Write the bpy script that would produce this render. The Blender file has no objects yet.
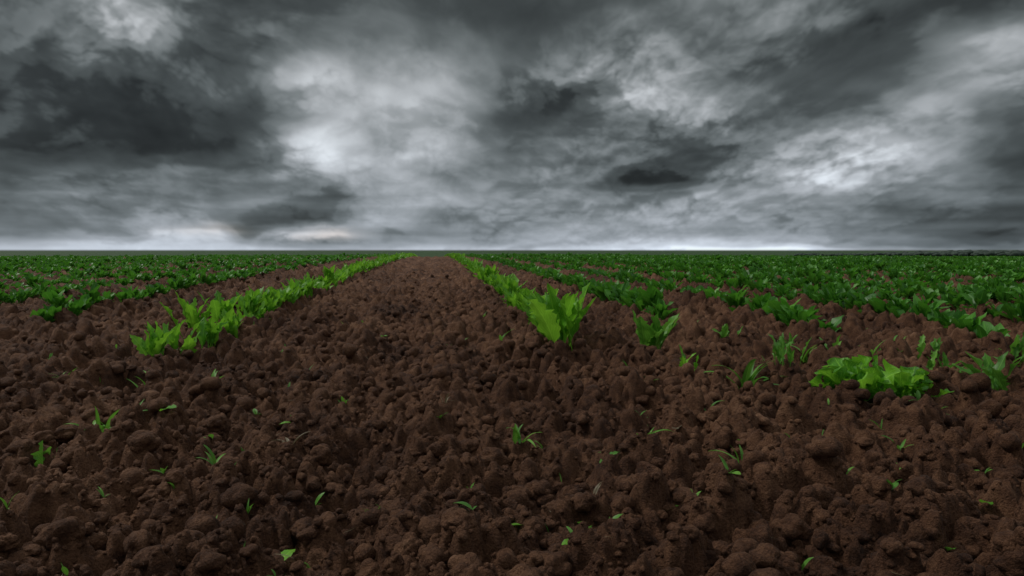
import bpy, bmesh, math, random, time
import numpy as np
from mathutils import Vector

random.seed(7)
RNG = np.random.default_rng(7)
scene = bpy.context.scene
scene.view_settings.view_transform = 'Standard'
scene.view_settings.look = 'None'
scene.view_settings.exposure = 0
T0 = time.time()

# ------------------------------------------------------------------ camera
CAM_H = 0.75
YAW = math.radians(6.43)
PITCH = math.radians(3.18)
F = 683.0
cd = bpy.data.cameras.new("camera")
cam = bpy.data.objects.new("camera", cd)
scene.collection.objects.link(cam)
cam.location = (0, 0, CAM_H)
cam.rotation_euler = (math.radians(90) - PITCH, 0, -YAW)
cd.sensor_width = 36
cd.lens = 24.0
cd.clip_end = 5000
cd.clip_start = 0.05
scene.camera = cam

def place(lat, depth):
    """metres right of / ahead of the viewpoint -> world x,y"""
    c, s = math.cos(YAW), math.sin(YAW)
    return lat * c + depth * s, -lat * s + depth * c

# ------------------------------------------------------------------ numpy noise
def hsh(ix, iy, seed):
    ix = ix.astype(np.int64); iy = iy.astype(np.int64)
    h = (ix * 374761393 + iy * 668265263 + seed * 1442695041) & 0xFFFFFFFF
    h = ((h ^ (h >> 13)) * 1274126177) & 0xFFFFFFFF
    h = ((h ^ (h >> 16)) * 2246822519) & 0xFFFFFFFF
    h = h ^ (h >> 15)
    return (h & 0xFFFFFF) / float(0xFFFFFF)

def vnoise(x, y, seed=0):
    ix = np.floor(x); iy = np.floor(y)
    fx = x - ix; fy = y - iy
    fx = fx * fx * fx * (fx * (fx * 6 - 15) + 10); fy = fy * fy * fy * (fy * (fy * 6 - 15) + 10)
    a = hsh(ix, iy, seed); b = hsh(ix + 1, iy, seed)
    c = hsh(ix, iy + 1, seed); d = hsh(ix + 1, iy + 1, seed)
    return (a * (1 - fx) + b * fx) * (1 - fy) + (c * (1 - fx) + d * fx) * fy

def fbm(x, y, seed=0, octv=4, gain=0.5):
    r = np.zeros_like(x); amp = 0.5
    ca, sa = math.cos(0.6), math.sin(0.6)
    for o in range(octv):
        r += amp * (vnoise(x, y, seed + o * 17) - 0.5)
        x, y = (x * ca - y * sa) * 2.03 + 11.3, (x * sa + y * ca) * 2.03 + 5.7
        amp *= gain
    return r

def puffs(x, y, seed, octv=4, gain=.55):
    """cauliflower billows: overlapping rounded caps at several sizes"""
    tot = np.zeros_like(x); amp = 1.0
    for o in range(octv):
        ix = np.floor(x); iy = np.floor(y); best = np.zeros_like(x)
        for dx in (-1, 0, 1):
            for dy in (-1, 0, 1):
                jx = ix + dx; jy = iy + dy
                cx = jx + hsh(jx, jy, seed + o * 9); cy = jy + hsh(jx, jy, seed + o * 9 + 1)
                rr = .55 + .45 * hsh(jx, jy, seed + o * 9 + 2)
                d2 = ((x - cx) ** 2 + (y - cy) ** 2) / rr ** 2
                best = np.maximum(best, np.clip(1 - d2, 0, 1) ** .8 * rr)
        tot += amp * best; amp *= gain
        x, y = (x * .8 - y * .6) * 2.1 + 3.7, (x * .6 + y * .8) * 2.1 + 9.1
    return tot

def domes(x, y, cell, seed, prob=0.85, pw=0.5):
    gx = x / cell; gy = y / cell
    ix = np.floor(gx); iy = np.floor(gy)
    best = np.zeros_like(x)
    for dx in (-1, 0, 1):
        for dy in (-1, 0, 1):
            jx = ix + dx; jy = iy + dy
            cx = jx + 0.1 + 0.8 * hsh(jx, jy, seed)
            cy = jy + 0.1 + 0.8 * hsh(jx, jy, seed + 1)
            rr = 0.36 + 0.40 * hsh(jx, jy, seed + 2)
            on = hsh(jx, jy, seed + 3) < prob
            d2 = ((gx - cx) ** 2 + (gy - cy) ** 2) / rr ** 2
            h = np.clip(1 - d2, 0, 1) ** pw * rr * (0.6 + 0.7 * hsh(jx, jy, seed + 4))
            best = np.maximum(best, np.where(on, h, 0))
    return best * cell

def sstep(a, b, v):
    t = np.clip((v - a) / (b - a), 0, 1)
    return t * t * (3 - 2 * t)

def terrain(x, y):
    """large-scale lie of the land: a gentle rise to a crest ~35 m ahead"""
    z = 0.33 * (1 - np.exp(-np.clip(y - 4, 0, None) / 12.0))
    z = z - 0.00045 * np.clip(y - 36, 0, 40) ** 2 - 0.036 * np.clip(y - 76, 0, 60)
    z = z - 0.16 * sstep(4, 30, x) * sstep(5, 30, y) - 0.08 * sstep(3, 20, -x) * sstep(5, 25, y)
    z = z + 0.06 * fbm(x * 0.07, y * 0.07, 91, 2) * sstep(6, 25, np.hypot(x, y))
    return z

def soil(x, y):
    r = np.hypot(x, y)
    wx = x + 0.045 * fbm(x * 13, y * 13, 31, 3) + 0.016 * fbm(x * 55, y * 55, 33, 3)
    wy = y + 0.045 * fbm(x * 13 + 50, y * 13, 37, 3) + 0.016 * fbm(x * 55 + 9, y * 55, 35, 3)
    track = 1 - sstep(0.45, 1.1, np.abs(x + 0.45))
    big = domes(wx, wy, 0.16, 100, 0.6)
    mid = domes(wx + 3, wy + 8, 0.088, 200, 0.88)
    sml = domes(wx + 7, wy + 2, 0.044, 300, 0.92)
    tin = domes(wx + 9, wy + 4, 0.019, 400, 0.95) * (1 - sstep(3.5, 6, r))
    z = big * (0.85 - 0.5 * track) + mid * 1.45 + sml * 1.25 + tin * 0.9
    z = z - 0.105
    ph = (x + 0.1) * 2 * np.pi / 0.62 + 1.2 * fbm(x * .5, y * .8, 61, 2)
    z = z + 0.034 * np.sin(ph)
    z = z - 0.05 * np.exp(-((x - 0.62) / 0.10) ** 2) + 0.02 * np.exp(-((x - 1.0) / 0.18) ** 2)
    z = z + 0.09 * fbm(x * 1.6, y * 1.2, 71, 3)
    return z * (1 - sstep(45, 90, r))

def ground_h(x, y):
    x = np.asarray(x, float); y = np.asarray(y, float)
    return terrain(x, y) + soil(x, y)

def mesh_from(name, V, Fc, smooth=True, uv=None, attrs=None):
    me = bpy.data.meshes.new(name)
    V = np.asarray(V, np.float32); Fc = np.asarray(Fc, np.int32)
    m, k = Fc.shape
    me.vertices.add(len(V)); me.vertices.foreach_set("co", V.ravel())
    me.loops.add(m * k); me.loops.foreach_set("vertex_index", Fc.ravel())
    me.polygons.add(m)
    me.polygons.foreach_set("loop_start", np.arange(0, m * k, k, dtype=np.int32))
    me.polygons.foreach_set("loop_total", np.full(m, k, dtype=np.int32))
    me.update(calc_edges=True)
    if smooth:
        me.polygons.foreach_set("use_smooth", np.ones(m, dtype=bool))
    if uv is not None:
        l = me.uv_layers.new(name="UVMap")
        l.data.foreach_set("uv", np.asarray(uv, np.float32)[Fc.ravel()].ravel())
    if attrs:
        for an, av in attrs.items():
            a = me.attributes.new(an, 'FLOAT', 'POINT')
            a.data.foreach_set("value", np.asarray(av, np.float32))
    return me

def add_obj(name, me, mat=None, parent=None):
    o = bpy.data.objects.new(name, me)
    scene.collection.objects.link(o)
    if mat: me.materials.append(mat)
    if parent: o.parent = parent
    return o

# ------------------------------------------------------------------ node helper
class N:
    def __init__(s, nt): s.nt = nt; s.n = nt.nodes; s.l = nt.links
    def new(s, t, **k):
        nd = s.n.new(t)
        for a, b in k.items(): setattr(nd, a, b)
        return nd
    def put(s, sock, v):
        if isinstance(v, bpy.types.NodeSocket): s.l.new(v, sock)
        else: sock.default_value = v
    def m(s, op, a, b=0.0, c=None, clamp=False):
        nd = s.n.new("ShaderNodeMath"); nd.operation = op; nd.use_clamp = clamp
        s.put(nd.inputs[0], a); s.put(nd.inputs[1], b)
        if c is not None: s.put(nd.inputs[2], c)
        return nd.outputs[0]
    def noise(s, vec, scale, detail=4, rough=0.5, dist=0.0):
        nd = s.n.new("ShaderNodeTexNoise")
        s.l.new(vec, nd.inputs["Vector"])
        nd.inputs["Scale"].default_value = scale; nd.inputs["Detail"].default_value = detail
        nd.inputs["Roughness"].default_value = rough; nd.inputs["Distortion"].default_value = dist
        return nd
    def ramp(s, fac, stops):
        nd = s.n.new("ShaderNodeValToRGB")
        e = nd.color_ramp.elements
        while len(e) < len(stops): e.new(0.5)
        for i, (p, c) in enumerate(stops):
            e[i].position = p; e[i].color = (c[0], c[1], c[2], 1)
        s.put(nd.inputs[0], fac)
        return nd.outputs[0]
    def mix(s, fac, a, b, bt='MIX'):
        nd = s.n.new("ShaderNodeMix"); nd.data_type = 'RGBA'; nd.blend_type = bt
        s.put(nd.inputs[0], fac)
        s.put(nd.inputs[6], a if not isinstance(a, tuple) else (*a, 1))
        s.put(nd.inputs[7], b if not isinstance(b, tuple) else (*b, 1))
        return nd.outputs[2]

# ------------------------------------------------------------------ sky: cloud dome computed from noise
SUN_EL = math.radians(48); SUN_AZ = math.radians(-62)  # azimuth from +Y toward +X
# brightness survey of the cloud deck (sRGB grey level) by direction: columns = bearing, rows = height
RY = np.array([0, 36, 72, 108, 144, 175, 200, 220, 233, 243, 250.])
LUM = np.array([
 [108, 96,175, 96, 70, 74, 82, 68, 60, 78, 88, 98, 98, 86, 62, 68, 82],
 [106,114, 90, 68, 74, 94,116,102, 82,112,126, 90, 94, 70, 50, 98,165],
 [ 74, 72, 58, 58, 82,158,130,120,106,116,132,106, 76, 60, 62,136,146],
 [ 58, 50, 42, 44, 58,110,155,150, 74, 64,132,138, 78, 58,114,156, 82],
 [ 50, 48, 48, 52, 78,212,164,152, 98,110, 98, 62, 94,158,184,120, 66],
 [ 84, 90, 92, 94,102,138,154,118,112,102, 52, 74,140,176,138,110, 74],
 [110,108,102,100,104, 80,134,140,120,116,118,146,142,132,112, 94, 80],
 [ 88, 94,108,122, 62, 70,156,124,132,130,124,140,118,118,108, 84, 80],
 [114,120,120,180, 88,212,142,142,138,134,142,164,138,116, 95, 86, 95],
 [166,178,188,184,150,136,146,156,148,152,174,196,170,138,112,104,108],
 [194,202,208,204,186,172,184,194,186,188,232,250,242,204,172,148,140]], float)
def cub(p0, p1, p2, p3, t):
    return p1 + .5 * t * (p2 - p0 + t * (2 * p0 - 5 * p1 + 4 * p2 - p3 + t * (3 * (p1 - p2) + p3 - p0)))
def survey(px, py):
    gx = np.clip(px / 64, 0, 15.999); ix = gx.astype(int); tx = gx - ix
    gy = np.interp(py, RY, np.arange(11)); gy = np.clip(gy, 0, 9.999); iy = gy.astype(int); ty = gy - iy
    ty = ty * ty * (3 - 2 * ty) * .5 + ty * .5
    def row(r):
        r = np.clip(r, 0, 10); c = lambda k: LUM[r, np.clip(ix + k, 0, 16)]
        return cub(c(-1), c(0), c(1), c(2), tx)
    return row(iy) * (1 - ty) + row(iy + 1) * ty
def sky_rgb(az, el):
    z = np.clip(np.sin(el), 0, None)
    k = 1.0 / (z + 0.34)      # features shrink and flatten toward the skyline
    PX = np.sin(az) * np.cos(el) * k * 1.25; PY = np.cos(az) * np.cos(el) * k * .95
    w1 = fbm(PX * 1.4, PY * 1.4, 1, 3); w2 = fbm(PX * 1.4 + 20, PY * 1.4, 2, 3)
    QX = PX + .22 * w1; QY = PY + .22 * w2
    m1 = fbm(QX * 9, QY * 9, 21, 4) * .06; m2 = fbm(QX * 9 + 7, QY * 9, 22, 4) * .06
    UX = QX + m1; UY = QY + m2
    def PF(x, y): return puffs(x * 4.0, y * 4.0, 200, 5, .60) - 1.12
    pf = PF(UX, UY)
    mw1 = fbm(QX * 4, QY * 4, 171, 3); mw2 = fbm(QX * 4, QY * 4, 172, 3)
    st = .10 + 2.0 * z
    a = az + .035 * w1 + .020 * pf + .05 * mw1; e = el + (.03 * w2 + .045 * pf + .045 * mw2) * st
    ce = np.cos(e); vx = ce * np.sin(a - YAW); vy = ce * np.cos(a - YAW); vz = np.sin(e)
    fw = vy * math.cos(PITCH) - vz * math.sin(PITCH); upv = vy * math.sin(PITCH) + vz * math.cos(PITCH)
    ok = fw > .15; fs = np.where(ok, fw, 1)
    sx = 512 + F * vx / fs; sy = 288 - F * upv / fs
    Lg = survey(sx, sy)
    G0 = fbm(QX * 1.9, QY * 1.9, 70, 7, .52)
    generic = 115 + 170 * G0 + 80 * sstep(.4, .8, z)
    inside = ok * sstep(-260, -20, sx) * sstep(1284, 1044, sx) * sstep(-220, -10, sy)
    base = generic * (1 - inside) + Lg * inside
    n_hi = fbm(UX * 3.4, UY * 3.4, 90, 7, .5)
    soft = sstep(-.14, .10, fbm(QX * 1.6 + 3, QY * 1.6, 150, 3))
    dv = base + 64 * n_hi + 26 * pf
    def terr(v, lv, wd):
        out = lv[0] + 0 * v
        for i in range(1, len(lv)):
            mid = (lv[i] + lv[i - 1]) / 2
            out = out + (lv[i] - lv[i - 1]) * sstep(mid - wd[i - 1], mid + wd[i - 1], v)
        return out
    tv = terr(dv, [44, 76, 110, 150, 200, 248], [7, 8, 10, 15, 18])
    mixv = .30 + .34 * soft
    v = mixv * tv + (1 - mixv) * (base + 28 * n_hi)
    rel = np.clip(pf - PF(UX + .018, UY + .045), -.4, .4)
    g1 = fbm(QX * 3.2, QY * 3.2, 130, 4, .5); g2 = fbm((QX + .04) * 3.2, (QY + .08) * 3.2, 130, 4, .5)
    amp = sstep(45, 150, v)
    fade = .35 + .65 * sstep(0, .12, z)
    v = v + fade * (rel * (9 + 52 * amp) * (.45 + .7 * soft) + (g1 - g2) * (45 + 60 * amp))
    # thin level stratus bars low over the skyline
    bars = fbm(az * 5 + 2, el * 75 + 1.5 * w1, 181, 4)
    v = v + 60 * bars * sstep(.16, .03, z) * (.35 + .65 * sstep(0, .02, z))
    v = v + 8 * amp
    v = np.clip(v, 34, 252) / 255
    tt = sstep(.2, .75, v)[..., None]
    low = np.exp(-z * 7)[..., None]
    tint = np.array([.925, 1.0, 1.0]) * (1 - tt) + np.array([.98, 1.0, 1.012]) * tt
    tint = tint * (1 + low * np.array([-.025, 0, .045]))
    s = v[..., None] * tint
    warm = np.exp(-((sx - 335) / 30) ** 2 - ((sy - 234) / 6) ** 2) + .8 * np.exp(-((sx - 222) / 40) ** 2 - ((sy - 230) / 7) ** 2)
    s = s * (1 + (warm * inside)[..., None] * np.array([.05, -.01, -.06]))
    s = np.clip(s, 0, 1)
    return np.where(s < .04045, s / 12.92, ((s + .055) / 1.055) ** 2.4)
def grid_sky(az, el):
    A, E = np.meshgrid(az, el); return sky_rgb(A.ravel(), E.ravel()).reshape(len(el), len(az), 3)
IW, IH = 4096, 2048
img = np.zeros((IH, IW, 4), np.float32); img[..., 3] = 1
col_az = ((np.arange(IW) + .5) / IW - .25) * 2 * np.pi
row_el = ((np.arange(IH) + .5) / IH - .5) * np.pi
cz = grid_sky(col_az[::4], row_el[IH // 2::4])          # whole dome, coarse
ci = np.linspace(0, cz.shape[0] - 1, IH // 2); i0 = ci.astype(int); i1 = np.minimum(i0 + 1, cz.shape[0] - 1); fr = (ci - i0)[:, None, None]
cz = cz[i0] * (1 - fr) + cz[i1] * fr
ci = np.arange(IW) / 4; i0 = ci.astype(int); i1 = (i0 + 1) % cz.shape[1]; fr = (ci - i0)[None, :, None]
cz = cz[:, i0] * (1 - fr) + cz[:, i1] * fr
img[IH // 2:, :, :3] = cz
c0 = int((.25 + math.radians(-50) / 6.2832) * IW); c1 = int((.25 + math.radians(62) / 6.2832) * IW)
r1 = IH // 2 + int(IH * 36 / 180)
img[IH // 2:r1, c0:c1, :3] = grid_sky(col_az[c0:c1], row_el[IH // 2:r1])   # toward the crest, fine
img[:IH // 2, :, :3] = (.06, .07, .05)
im = bpy.data.images.new("cloud_sky", IW, IH, float_buffer=True, alpha=False)
im.pixels.foreach_set(img.ravel()); im.update()
try: im.pack()
except Exception as e: print("pack", e)
print("sky", time.time() - T0, "mean", img[IH // 2:, :, :3].mean())

world = bpy.data.worlds.new("World"); scene.world = world
world.use_nodes = True
nt = world.node_tree; nt.nodes.clear(); n = N(nt)
tc = n.new("ShaderNodeTexCoord")
env = n.new("ShaderNodeTexEnvironment"); env.image = im; env.interpolation = 'Cubic'
n.l.new(tc.outputs["Generated"], env.inputs[0])
bgc = n.new("ShaderNodeBackground"); n.l.new(env.outputs[0], bgc.inputs[0]); bgc.inputs[1].default_value = 1.0
sky = n.new("ShaderNodeTexSky", sky_type='NISHITA', sun_disc=False)
sky.sun_elevation = SUN_EL; sky.sun_rotation = SUN_AZ
bgs = n.new("ShaderNodeBackground"); n.l.new(sky.outputs[0], bgs.inputs[0]); bgs.inputs[1].default_value = 0.05
mx = n.new("ShaderNodeMixShader"); mx.inputs[0].default_value = 0.98
n.l.new(bgs.outputs[0], mx.inputs[1]); n.l.new(bgc.outputs[0], mx.inputs[2])
wo = n.new("ShaderNodeOutputWorld"); n.l.new(mx.outputs[0], wo.inputs[0])

sd = bpy.data.lights.new("sun", 'SUN'); sd.energy = 1.5; sd.angle = math.radians(10); sd.color = (1, .94, .86)
so = bpy.data.objects.new("sun", sd); scene.collection.objects.link(so)
dirv = Vector((math.sin(SUN_AZ) * math.cos(SUN_EL), math.cos(SUN_AZ) * math.cos(SUN_EL), math.sin(SUN_EL)))
so.rotation_euler = dirv.to_track_quat('Z', 'Y').to_euler()
so.location = (0, 0, 20)

# ------------------------------------------------------------------ materials
def soil_mat(name, far=False):
    m = bpy.data.materials.new(name); m.use_nodes = True
    n = N(m.node_tree); bs = m.node_tree.nodes["Principled BSDF"]
    g = n.new("ShaderNodeNewGeometry"); pos = g.outputs["Position"]
    a = n.noise(pos, 1.1, 4, 0.6).outputs[0]
    b = n.noise(pos, 19, 5, 0.65).outputs[0]
    c = n.noise(pos, 170, 3, 0.6).outputs[0]
    t = n.m('ADD', n.m('MULTIPLY', a, 0.40), n.m('ADD', n.m('MULTIPLY', b, 0.42), n.m('MULTIPLY', c, 0.25)))
    col = n.ramp(t, [(.40, (.026,.0105,.0055)), (.5, (.086,.0375,.0185)), (.60, (.175,.084,.043)), (.72, (.33,.185,.105))])
    if far:
        s = n.new("ShaderNodeSeparateXYZ"); n.l.new(pos, s.inputs[0])
        dist = n.m('SQRT', n.m('ADD', n.m('MULTIPLY', s.outputs[0], s.outputs[0]), n.m('MULTIPLY', s.outputs[1], s.outputs[1])))
        k = n.m('DIVIDE', n.m('SUBTRACT', dist, 66), 30, clamp=True)
        gr = n.ramp(b, [(.35, (.018,.045,.012)), (.65, (.035,.075,.02))])
        col = n.mix(k, col, gr)
    n.l.new(col, bs.inputs["Base Color"])
    bs.inputs["Roughness"].default_value = 0.75
    bs.inputs["Specular IOR Level"].default_value = 0.2
    h1 = n.noise(pos, 85, 5, 0.72).outputs[0]
    hh = n.m('ADD', h1, n.m('MULTIPLY', c, 0.35))
    bp = n.new("ShaderNodeBump"); bp.inputs["Strength"].default_value = 1.0
    bp.inputs["Distance"].default_value = 0.020
    n.l.new(hh, bp.inputs["Height"]); n.l.new(bp.outputs[0], bs.inputs["Normal"])
    return m
M_SOIL = soil_mat("tilled_soil", True)
M_CLOD = soil_mat("soil_clod")

def leaf_mat(name, dark, mid, light, trans=0.35):
    m = bpy.data.materials.new(name); m.use_nodes = True
    nt = m.node_tree; n = N(nt); bs = nt.nodes["Principled BSDF"]; out = nt.nodes["Material Output"]
    uv = n.new("ShaderNodeUVMap"); uv.uv_map = "UVMap"
    s = n.new("ShaderNodeSeparateXYZ"); n.l.new(uv.outputs[0], s.inputs[0])
    au = n.m('ABSOLUTE', n.m('SUBTRACT', s.outputs[0], 0.5))
    at = n.new("ShaderNodeAttribute"); at.attribute_name = "tint"
    oi = n.new("ShaderNodeObjectInfo")
    g = n.new("ShaderNodeNewGeometry")
    nz = n.noise(g.outputs["Position"], 26, 3, 0.6).outputs[0]
    nb = n.noise(g.outputs["Position"], 0.5, 2, 0.6).outputs[0]
    t = n.m('ADD', n.m('MULTIPLY', at.outputs["Fac"], 0.50), n.m('MULTIPLY', nz, 0.30))
    t = n.m('ADD', t, n.m('MULTIPLY', oi.outputs["Random"], 0.16))
    t = n.m('ADD', t, n.m('MULTIPLY', n.m('SUBTRACT', nb, .5), 0.5))
    col = n.ramp(t, [(.12, dark), (.45, mid), (.85, light)])
    rib = n.m('SUBTRACT', 1.0, n.m('MULTIPLY', au, 22), clamp=True)
    vw = n.m('SINE', n.m('ADD', n.m('MULTIPLY', s.outputs[1], 62), n.m('MULTIPLY', au, -48)))
    vn = n.m('MULTIPLY', n.m('POWER', n.m('MAXIMUM', vw, 0.0), 8), 0.35)
    vv = n.m('MAXIMUM', n.m('MULTIPLY', rib, 0.6), vn)
    vc = tuple(min(1, c * 1.5 + 0.03) for c in light)
    col = n.mix(vv, col, vc)
    n.l.new(col, bs.inputs["Base Color"])
    bs.inputs["Roughness"].default_value = 0.42
    bs.inputs["Specular IOR Level"].default_value = 0.4
    bp = n.new("ShaderNodeBump"); bp.inputs["Strength"].default_value = 0.5; bp.inputs["Distance"].default_value = 0.004
    n.l.new(n.m('ADD', n.m('MULTIPLY', nz, 0.8), n.m('MULTIPLY', vv, -0.6)), bp.inputs["Height"])
    n.l.new(bp.outputs[0], bs.inputs["Normal"])
    tr = n.new("ShaderNodeBsdfTranslucent")
    n.l.new(n.mix(0.5, col, light), tr.inputs[0])
    ms = n.new("ShaderNodeMixShader"); ms.inputs[0].default_value = trans
    n.l.new(bs.outputs[0], ms.inputs[1]); n.l.new(tr.outputs[0], ms.inputs[2]); n.l.new(ms.outputs[0], out.inputs[0])
    return m
M_CROP = leaf_mat("crop_leaf", (.016,.085,.009), (.045,.19,.016), (.12,.37,.030))
M_LETT = leaf_mat("lettuce_leaf", (.025,.13,.008), (.095,.34,.018), (.27,.58,.038), 0.42)
M_WEED = leaf_mat("weed_leaf", (.030,.12,.012), (.075,.25,.022), (.18,.42,.045))
M_DRY = leaf_mat("dry_stem", (.06,.045,.022), (.13,.10,.05), (.26,.22,.12), 0.2)

# ------------------------------------------------------------------ ground sheet
DT = 0.0029
th_f = np.arange(-math.radians(50), math.radians(50), DT) + YAW
th_c = np.linspace(th_f[-1], th_f[0] + 2 * math.pi, 200)[1:-1]
th = np.concatenate([th_f, th_c])
rs = [0.9]
while rs[-1] < 1.3: rs.append(rs[-1] * 1.01)
while rs[-1] < 10: rs.append(rs[-1] * (1 + DT * 1.1))
while rs[-1] < 60: rs.append(rs[-1] * (1 + DT * 2.2))
while rs[-1] < 2500: rs.append(rs[-1] * 1.05)
rs = np.array([0.02, 0.3, 0.6, 0.8] + rs)
nt_, nr = len(th), len(rs)
TH, R = np.meshgrid(th, rs)
gx = R * np.sin(TH); gy = R * np.cos(TH)
gz = ground_h(gx.ravel(), gy.ravel())
V = np.stack([gx.ravel(), gy.ravel(), gz], 1)
i = np.arange(nr - 1)[:, None]; j = np.arange(nt_)[None, :]
j2 = (j + 1) % nt_
Fc = np.stack([i * nt_ + j, (i + 1) * nt_ + j, (i + 1) * nt_ + j2, i * nt_ + j2], -1).reshape(-1, 4)
Fc = Fc[:, ::-1]
ground = add_obj("ground", mesh_from("ground", V, Fc), M_SOIL)
print("ground verts", len(V), time.time() - T0)

# ------------------------------------------------------------------ clods
def ico(sub):
    bm = bmesh.new(); bmesh.ops.create_icosphere(bm, subdivisions=sub, radius=1)
    v = np.array([x.co[:] for x in bm.verts]); f = np.array([[q.index for q in p.verts] for p in bm.faces])
    bm.free(); return v, f
def lump(v, seed):
    """crumbly clod: a core covered with unequal knobs"""
    r = np.random.default_rng(seed)
    best = np.zeros(len(v))
    for k in range(46):
        d = r.normal(size=3); d /= np.linalg.norm(d)
        rad = r.uniform(.22, .62)
        dd = np.linalg.norm(v - d, axis=1)
        best = np.maximum(best, np.sqrt(np.clip(1 - (dd / rad) ** 2, 0, 1)) * rad * r.uniform(.5, 1.0))
    out = .72 + best * .75
    for k in range(3):
        d = r.normal(size=3); d /= np.linalg.norm(d); out *= 1 + .2 * (v @ d)
    s = r.uniform(0.7, 1.2, 3); s[2] *= 0.9
    return v * out[:, None] * s
V2, F2 = ico(3); V1, F1 = ico(2)
V3, F3 = ico(4)
L3 = [lump(V3, 20 + k) for k in range(10)]
L2 = [lump(V2, 50 + k) for k in range(20)]; L1 = [lump(V1, 90 + k) for k in range(14)]
def scatter_clods(count, rmin, rmax, smin, smax, pw, libs, faces, sink=0.35):
    a = RNG.uniform(-math.radians(48), math.radians(48), count) + YAW
    r = rmin * (rmax / rmin) ** (RNG.random(count))
    x = r * np.sin(a); y = r * np.cos(a)
    size = smin + (smax - smin) * RNG.random(count) ** pw
    z = ground_h(x, y)
    nv = len(libs[0])
    VV = np.empty((count, nv, 3), np.float32)
    for k in range(count):
        t = RNG.uniform(0, 6.283); c, s = math.cos(t), math.sin(t)
        p = libs[RNG.integers(len(libs))] * size[k]
        VV[k, :, 0] = p[:, 0] * c - p[:, 1] * s + x[k]; VV[k, :, 1] = p[:, 0] * s + p[:, 1] * c + y[k]
        VV[k, :, 2] = p[:, 2] + z[k] + size[k] * (0.5 - sink) * 0.6
    FF = faces[None] + (np.arange(count) * nv)[:, None, None]
    return VV.reshape(-1, 3), FF.reshape(-1, 3)
parts = [scatter_clods(420, 1.45, 3.4, .022, .048, 1.6, L3, F3, .55),
         scatter_clods(1000, 1.45, 4.5, .018, .040, 1.8, L2, F2, .55),
         scatter_clods(1900, 1.45, 5.5, .010, .024, 1.5, L2, F2),
         scatter_clods(4000, 3.4, 16, .018, .050, 1.6, L1, F1, .45),
         scatter_clods(8000, 1.45, 5, .004, .011, 1.3, L1, F1, 0.2)]
VV = []; FF = []; off = 0
for a, b in parts:
    VV.append(a); FF.append(b + off); off += len(a)
clods = add_obj("soil_clods", mesh_from("soil_clods", np.concatenate(VV), np.concatenate(FF)), M_CLOD)
print("clods", time.time() - T0)

# ------------------------------------------------------------------ leaves
def leaf(L, W, az, el0, curl, rng, nl=12, nw=6, ruffle=0.12, fold=0.35, lobes=0.18, petiole=0.18, tip=0.9, base=(0, 0, 0), roll=0.0, nlob=7):
    t = np.linspace(0, 1, nl + 1)
    ang = el0 - curl * t ** 1.4
    dl = L / nl
    rr = np.concatenate([[0], np.cumsum(np.cos((ang[1:] + ang[:-1]) / 2) * dl)])
    zz = np.concatenate([[0], np.cumsum(np.sin((ang[1:] + ang[:-1]) / 2) * dl)])
    tb = np.clip((t - petiole) / (1 - petiole), 0, 1)
    prof = np.sin(np.pi * tb ** tip) ** 0.7
    prof = np.where(tb >= 1, 0.0, prof)
    ph = rng.uniform(0, 6.28)
    w = W * (prof * (1 + lobes * np.sin(nlob * 6.28 * tb + ph) + lobes*.6 * rng.uniform(-1, 1, len(t))) ) + 0.018 * L * (1 - t) + 0.002*L
    s = np.linspace(-1, 1, nw + 1)
    T, S = np.meshgrid(t, s, indexing='ij')
    Wd = w[:, None]
    ph2 = rng.uniform(0, 6.28, 2)
    ruf = ruffle * W * np.abs(S) ** 1.6 * prof[:, None] * np.sin(T * 6.28 * 3.2 + np.where(S > 0, ph2[0], ph2[1]) + S * 2)
    side = S * Wd * math.cos(fold)
    up = np.abs(S) * Wd * math.sin(fold) + ruf + 0.02 * L * (vnoise(T * 5 + ph * 10, S * 2 + 5, 3) - .5)
    twist = roll + rng.uniform(-0.5, 0.5) * T
    cs, sn = np.cos(twist), np.sin(twist)
    side, up = side * cs - up * sn, side * sn + up * cs
    A = ang[:, None]
    radial = rr[:, None] - up * np.sin(A)
    z = zz[:, None] + up * np.cos(A)
    bend = rng.uniform(-0.18, 0.18) * L * T ** 2
    lat = side + bend
    ca, sa = math.cos(az), math.sin(az)
    x = radial * ca - lat * sa + base[0]; y = radial * sa + lat * ca + base[1]; z = z + base[2]
    V = np.stack([x, y, z], -1).reshape(-1, 3)
    uv = np.stack([(S + 1) / 2, T], -1).reshape(-1, 2)
    i = np.arange(nl)[:, None]; j = np.arange(nw)[None, :]
    k = nw + 1
    Fc = np.stack([i * k + j, i * k + j + 1, (i + 1) * k + j + 1, (i + 1) * k + j], -1).reshape(-1, 4)
    tint = np.full(len(V), rng.uniform(0, 1))
    return V, Fc, uv, tint
def join(ls):
    off = 0; A = []; B = []; C = []; D_ = []
    for v, f, u_, t in ls:
        A.append(v); B.append(f + off); C.append(u_); D_.append(t); off += len(v)
    return np.concatenate(A), np.concatenate(B), np.concatenate(C), np.concatenate(D_)
def plant_mesh(name, ls, mat):
    v, f, u_, t = join(ls)
    me = mesh_from(name, v, f, True, u_, {"tint": t}); me.materials.append(mat)
    return me

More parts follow.
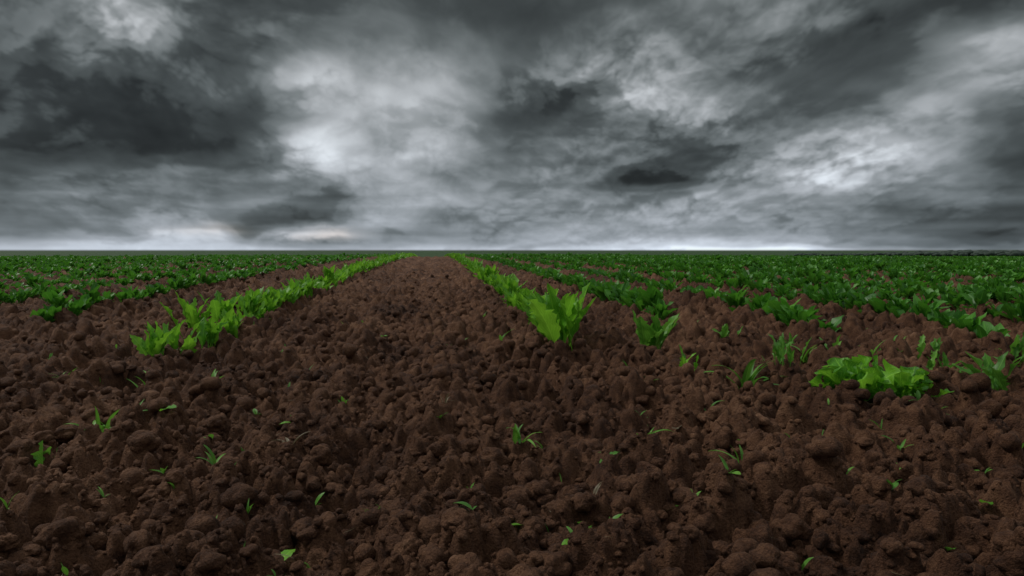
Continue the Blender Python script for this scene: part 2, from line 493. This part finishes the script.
def crop_plant(seed, H=0.2, nleaf=12, nl=8, nw=4):
    r = np.random.default_rng(seed); ls = []
    for k in range(nleaf):
        q = k / nleaf
        el0 = 1.52 - 0.6 * q + r.uniform(-.15, .15)
        L = H * r.uniform(0.7, 1.2)
        ls.append(leaf(L, L * r.uniform(.13, .23), k * 2.4 + r.uniform(-.5, .5), el0, r.uniform(0.1, .9), r,
                       nl, nw, 0.25, r.uniform(.15, .5), 0.25, r.uniform(.2, .4), .85,
                       (r.uniform(-.03, .03), r.uniform(-.03, .03), -0.02), r.uniform(-.5, .5)))
    return ls
def upright_plant(seed, H=0.34, nleaf=13, wide=.2, nl=16, nw=6):
    r = np.random.default_rng(seed); ls = []
    for k in range(nleaf):
        el0 = r.uniform(1.0, 1.52)
        L = H * r.uniform(0.6, 1.1)
        ls.append(leaf(L, L * r.uniform(.7, 1.2) * wide, r.uniform(0, 6.28), el0, r.uniform(-.1, .7), r,
                       nl, nw, 0.35, r.uniform(.2, .6), 0.30, r.uniform(.08, .25), .8,
                       (r.uniform(-.06, .06), r.uniform(-.06, .06), -0.02), r.uniform(-.4, .4), 6))
    return ls
def lettuce(seed, H=0.27, nleaf=34):
    """several small heads growing into one another, ruffled lobed leaves"""
    r = np.random.default_rng(seed); ls = []
    for k in range(nleaf):
        q = (k % 14) / 14
        el0 = 1.52 - .75 * q + r.uniform(-.15, .15)
        c_ = k % 5
        L = H * r.uniform(0.6, 1.1) * (.85, 1.1, 1.0, .9, .8)[c_]
        cx = (-.19, -.08, .03, .14, .23)[c_]; cy = (.02, -.05, .04, -.04, .0)[c_]
        ls.append(leaf(L, L * r.uniform(.17, .26), k * 2.4 + r.uniform(-.4, .4), el0, r.uniform(.1, 1.0), r,
                       26, 10, 0.5, r.uniform(.1, .6), 0.28, r.uniform(.25, .45), 1.2,
                       (cx + r.uniform(-.03, .03), cy + r.uniform(-.03, .03), -0.03), r.uniform(-.4, .4), 5))
    return ls
def grass(seed, H, nb, w=.02, spread=.03, curl=(.3, 1.5)):
    r = np.random.default_rng(seed); ls = []
    for k in range(nb):
        L = H * r.uniform(.5, 1.1)
        ls.append(leaf(L, L * w * r.uniform(.7, 1.4), r.uniform(0, 6.28), r.uniform(.7, 1.5), r.uniform(*curl), r,
                       10, 2, 0, .4, 0, 0.02, .5, (r.uniform(-spread, spread), r.uniform(-spread, spread), -0.01), 0))
    return ls

def put(name, me, x, y, rot=None, sc=1.0, dz=0.0):
    o = bpy.data.objects.new(name, me); scene.collection.objects.link(o)
    o.location = (x, y, float(ground_h(np.array([x]), np.array([y]))[0]) + dz)
    o.rotation_euler = (0, 0, random.uniform(0, 6.28) if rot is None else rot); o.scale = (sc,) * 3
    return o

# ------------------------------------------------------------------ crop rows (instanced)
def row_pts(out, xr, y0, y1, step, s0, s1, skip=0.04):
    y = y0
    while y < y1:
        if random.random() > skip:
            out.append((xr + random.gauss(0, .03), y + random.uniform(-.06, .06), random.uniform(s0, s1)))
        y += step * random.uniform(.8, 1.2) * (1.0 if y < 30 else 1.3)
def instance_rows(root_name, pts, meshes):
    root = bpy.data.objects.new(root_name, None); scene.collection.objects.link(root)
    pts = np.array(pts); pz = ground_h(pts[:, 0], pts[:, 1])
    NV = len(meshes); var = RNG.integers(0, NV, len(pts))
    print(root_name, len(pts))
    for k in range(NV):
        sel = np.where(var == k)[0]; m_ = len(sel)
        c = np.stack([pts[sel, 0], pts[sel, 1], pz[sel] - .01], 1)
        s = pts[sel, 2] / 2; a = RNG.uniform(0, 6.28, m_)
        tilt = RNG.uniform(-.12, .12, (m_, 2))
        ca, sa = np.cos(a) * s, np.sin(a) * s
        q = []
        for (ux, uy) in ((-1, -1), (1, -1), (1, 1), (-1, 1)):
            dx = ux * ca - uy * sa; dy = ux * sa + uy * ca
            q.append(np.stack([c[:, 0] + dx, c[:, 1] + dy, c[:, 2] + dx * tilt[:, 0] + dy * tilt[:, 1]], 1))
        V = np.stack(q, 1).reshape(-1, 3)
        ins = add_obj("planting_points_%d" % k, mesh_from("planting_points", V, np.arange(m_ * 4).reshape(-1, 4), False), None, root)
        ins.instance_type = 'FACES'; ins.use_instance_faces_scale = True
        ins.show_instancer_for_render = False; ins.show_instancer_for_viewport = False
        src = bpy.data.objects.new("plant_%d" % k, meshes[k])
        scene.collection.objects.link(src); src.parent = ins
pts = []
xr = -3.75
while xr > -75:
    g = random.uniform(.9, 1.12)
    row_pts(pts, xr, max(7.2 + random.uniform(-.4, .4), abs(xr) * .35), 74, .12 if xr > -30 else .28, .85 * g, 1.2 * g, .02); xr -= 1.3
xr = 2.3
while xr < 80:
    g = random.uniform(.92, 1.12)
    y0 = max(max(6.9 - (xr - 2) * .75, 4.5) + random.uniform(-.3, .3), abs(xr) * .55)
    # the near ends of the rows carry the biggest plants
    row_pts(pts, xr, y0, y0 + 2.2, .15, 1.1 * g, 1.6 * g, .08)
    row_pts(pts, xr, y0 + 2.2, 74, .13 if xr < 32 else .28, .95 * g, 1.3 * g, .02); xr += 1.12
instance_rows("crop_rows", pts, [plant_mesh("crop_plant", crop_plant(500 + k, 0.185, 12 + k % 4), M_CROP) for k in range(10)])
pts = []
row_pts(pts, -1.75, 6.2, 75, .17, .75, 1.15)
row_pts(pts, .98, 5.5, 75, .15, .8, 1.2)
instance_rows("leafy_crop_rows", pts, [plant_mesh("leafy_crop_plant", upright_plant(700 + k, 0.27, 11, .15, 10, 4), M_LETT) for k in range(7)])

for (x, y, s) in [(-1.88, 4.85, .8), (-1.80, 5.05, 1.05), (-1.68, 5.25, .85), (-1.88, 5.5, 1.1), (-1.66, 5.75, .9), (-1.78, 6.0, 1.1)]:
    put("leafy_plant", plant_mesh("leafy_plant", upright_plant(random.randint(0, 9999), .32, 12, .13), M_LETT), x, y, None, s)
for (x, y, s) in [(.91, 4.8, 1.2), (.96, 5.05, 1.0), (.94, 5.4, 1.1), (.98, 5.7, 1.0), (.96, 6.0, 1.0), (.98, 6.3, 1.0)]:
    put("leafy_plant", plant_mesh("leafy_plant", upright_plant(random.randint(0, 9999), .41, 11, .125), M_LETT), x, y, None, s)

x, y = place(1.85, 3.5)
put("lettuce_plant", plant_mesh("lettuce_plant", lettuce(3, .27, 62), M_LETT), x, y, -.15, 1.0, .03)
x, y = place(1.01, 4.85)
put("young_leafy_plant", plant_mesh("young_leafy_plant", upright_plant(12, .30, 11, .13), M_WEED), x, y)
x, y = place(2.62, 3.68)
put("young_leafy_plant", plant_mesh("young_leafy_plant", upright_plant(15, .28, 10, .12), M_WEED), x, y)
x, y = place(1.05, 4.1)
put("seedling", plant_mesh("seedling", upright_plant(19, .21, 4, .13), M_LETT), x, y, None, 1, .02)
x, y = place(1.30, 3.74)
put("grass_tuft", plant_mesh("grass_tuft", grass(21, .32, 13, .04), M_WEED), x, y)
x, y = place(1.53, 3.8)
put("weed_plant", plant_mesh("weed_plant", upright_plant(25, .19, 9, .12), M_WEED), x, y)
x, y = place(-1.72, 2.85)
put("grass_tuft", plant_mesh("grass_tuft", grass(26, .19, 16, .045, .06), M_WEED), x, y, None, 1, .02)
x, y = place(-2.0, 3.8)
put("grass_tuft", plant_mesh("grass_tuft", grass(27, .26, 9, .02, .05), M_WEED), x, y)
x, y = place(-1.71, 2.47)
put("seedling", plant_mesh("seedling", upright_plant(29, .13, 4, .2), M_WEED), x, y)
x, y = place(2.66, 4.2)
put("seedling", plant_mesh("seedling", upright_plant(31, .18, 6, .14), M_WEED), x, y)
for lt, dp, h in [(2.35, 5.0, .24), (2.9, 4.7, .24), (1.75, 5.6, .22), (3.3, 4.4, .24), (2.0, 4.95, .18)]:
    x, y = place(lt, dp)
    put("young_leafy_plant", plant_mesh("young_leafy_plant", upright_plant(random.randint(0, 9999), h, 9, .12), M_WEED), x, y)
for lt, dp, h, nb, mt in [(-.85, 3.37, .10, 8, M_WEED), (.48, 2.46, .12, 5, M_WEED), (.022, 2.53, .11, 6, M_WEED), (.79, 2.33, .11, 3, M_WEED),
                         (.24, 2.0, .07, 3, M_DRY), (-1.06, 2.38, .10, 4, M_WEED), (-.77, 2.33, .10, 3, M_DRY), (-.32, 6.8, .2, 5, M_WEED),
                         (-.09, 5.4, .16, 4, M_WEED), (-.38, 1.9, .05, 6, M_WEED), (2.0, 3.2, .10, 4, M_WEED), (-1.55, 3.5, .12, 5, M_WEED),
                         (.9, 3.1, .09, 4, M_WEED), (-.3, 3.1, .08, 4, M_DRY), (1.5, 2.6, .09, 4, M_WEED), (1.75, 4.4, .16, 6, M_WEED),
                         (.75, 4.4, .13, 4, M_WEED), (-1.3, 4.3, .13, 4, M_WEED), (-2.6, 3.9, .13, 5, M_WEED), (2.3, 4.6, .17, 6, M_WEED),
                         (1.95, 4.5, .18, 6, M_WEED), (2.6, 4.9, .2, 7, M_WEED), (3.0, 4.1, .18, 6, M_WEED), (.1, 1.9, .04, 4, M_WEED)]:
    x, y = place(lt, dp)
    put("sprout", plant_mesh("sprout", grass(random.randint(0, 9999), h, nb, .075, .014), mt), x, y, None, 1, .015)
def flat_leaf(L, W, seed):
    r = np.random.default_rng(seed)
    return [leaf(L, W, r.uniform(0, 6.28), .45, .5, r, 10, 6, .1, .2, .03, .05, .8)]
for lt, dp, L, mt in [(-1.48, 2.84, .08, M_LETT), (-.596, 1.70, .06, M_LETT), (.312, 2.37, .06, M_WEED), (.34, 2.36, .05, M_WEED), (1.39, 1.98, .05, M_LETT),
                     (.07, 1.66, .03, M_DRY), (.124, 1.67, .03, M_LETT), (.68, 2.8, .06, M_DRY), (.80, 1.87, .03, M_DRY)]:
    x, y = place(lt, dp)
    put("fallen_leaf", plant_mesh("fallen_leaf", flat_leaf(L, L * .36, random.randint(0, 9999)), mt), x, y, None, 1, .022)

# tiny weed seedlings all over the tilled soil, and a few bits of dry straw: one object each
def litter(cnt, seedv, dry):
    rnd = random.Random(seedv); ls = []
    for k in range(cnt):
        a = rnd.uniform(-.8, .8) + YAW; r_ = 1.6 * (9 / 1.6) ** rnd.random()
        x, y = r_ * math.sin(a), r_ * math.cos(a)
        if y > 7.3 and (x < -3.2 or x > 1.8): continue
        z = float(ground_h(np.array([x]), np.array([y]))[0])
        if dry:
            L = rnd.uniform(.015, .06)
            ls.append(leaf(L, L * .025, rnd.uniform(0, 6.28), rnd.uniform(-.1, .6), rnd.uniform(-.4, .6), RNG, 5, 2, 0, .3, 0, .02, .6, (x, y, z + .005)))
        else:
            for q in range(rnd.randint(2, 4)):
                L = rnd.uniform(.018, .06)
                ls.append(leaf(L, L * rnd.choice([.05, .12, .2]), rnd.uniform(0, 6.28), rnd.uniform(.3, 1.4), rnd.uniform(.2, 1), RNG, 5, 2, 0, .3, 0, .1, .7, (x, y, z)))
    return ls
add_obj("dry_straw", plant_mesh("dry_straw", litter(130, 3, True), M_DRY))
add_obj("weed_seedlings", plant_mesh("weed_seedlings", litter(230, 4, False), M_WEED))

# ------------------------------------------------------------------ distant trees
M_FAR = bpy.data.materials.new("distant_foliage"); M_FAR.use_nodes = True
nn = N(M_FAR.node_tree); bb = M_FAR.node_tree.nodes["Principled BSDF"]
gp = nn.new("ShaderNodeNewGeometry").outputs["Position"]
nn.l.new(nn.ramp(nn.noise(gp, .6, 5).outputs[0], [(.35, (.02, .034, .024)), (.65, (.045, .07, .05))]), bb.inputs["Base Color"])
bb.inputs["Roughness"].default_value = .9
r = np.random.default_rng(5); ls = []
for k in range(520):
    a = math.radians(29 + 23 * r.random()); d = 420 * r.uniform(.96, 1.04)
    x, y = d * math.sin(a), d * math.cos(a); z = float(terrain(np.array([x]), np.array([y]))[0])
    hh = 3.5 * r.uniform(.5, 1.0) * (0.5 + .5 * sstep(31, 41, math.degrees(a)))
    p = L1[k % 12] * np.array([hh * .8, hh * .8, hh * .5]) + np.array([x, y, z + hh * .5])
    ls.append((p, F1, np.zeros((len(p), 2)), np.full(len(p), r.random())))
add_obj("distant_treeline", plant_mesh("distant_treeline", ls, M_FAR))
print("done", time.time() - T0)
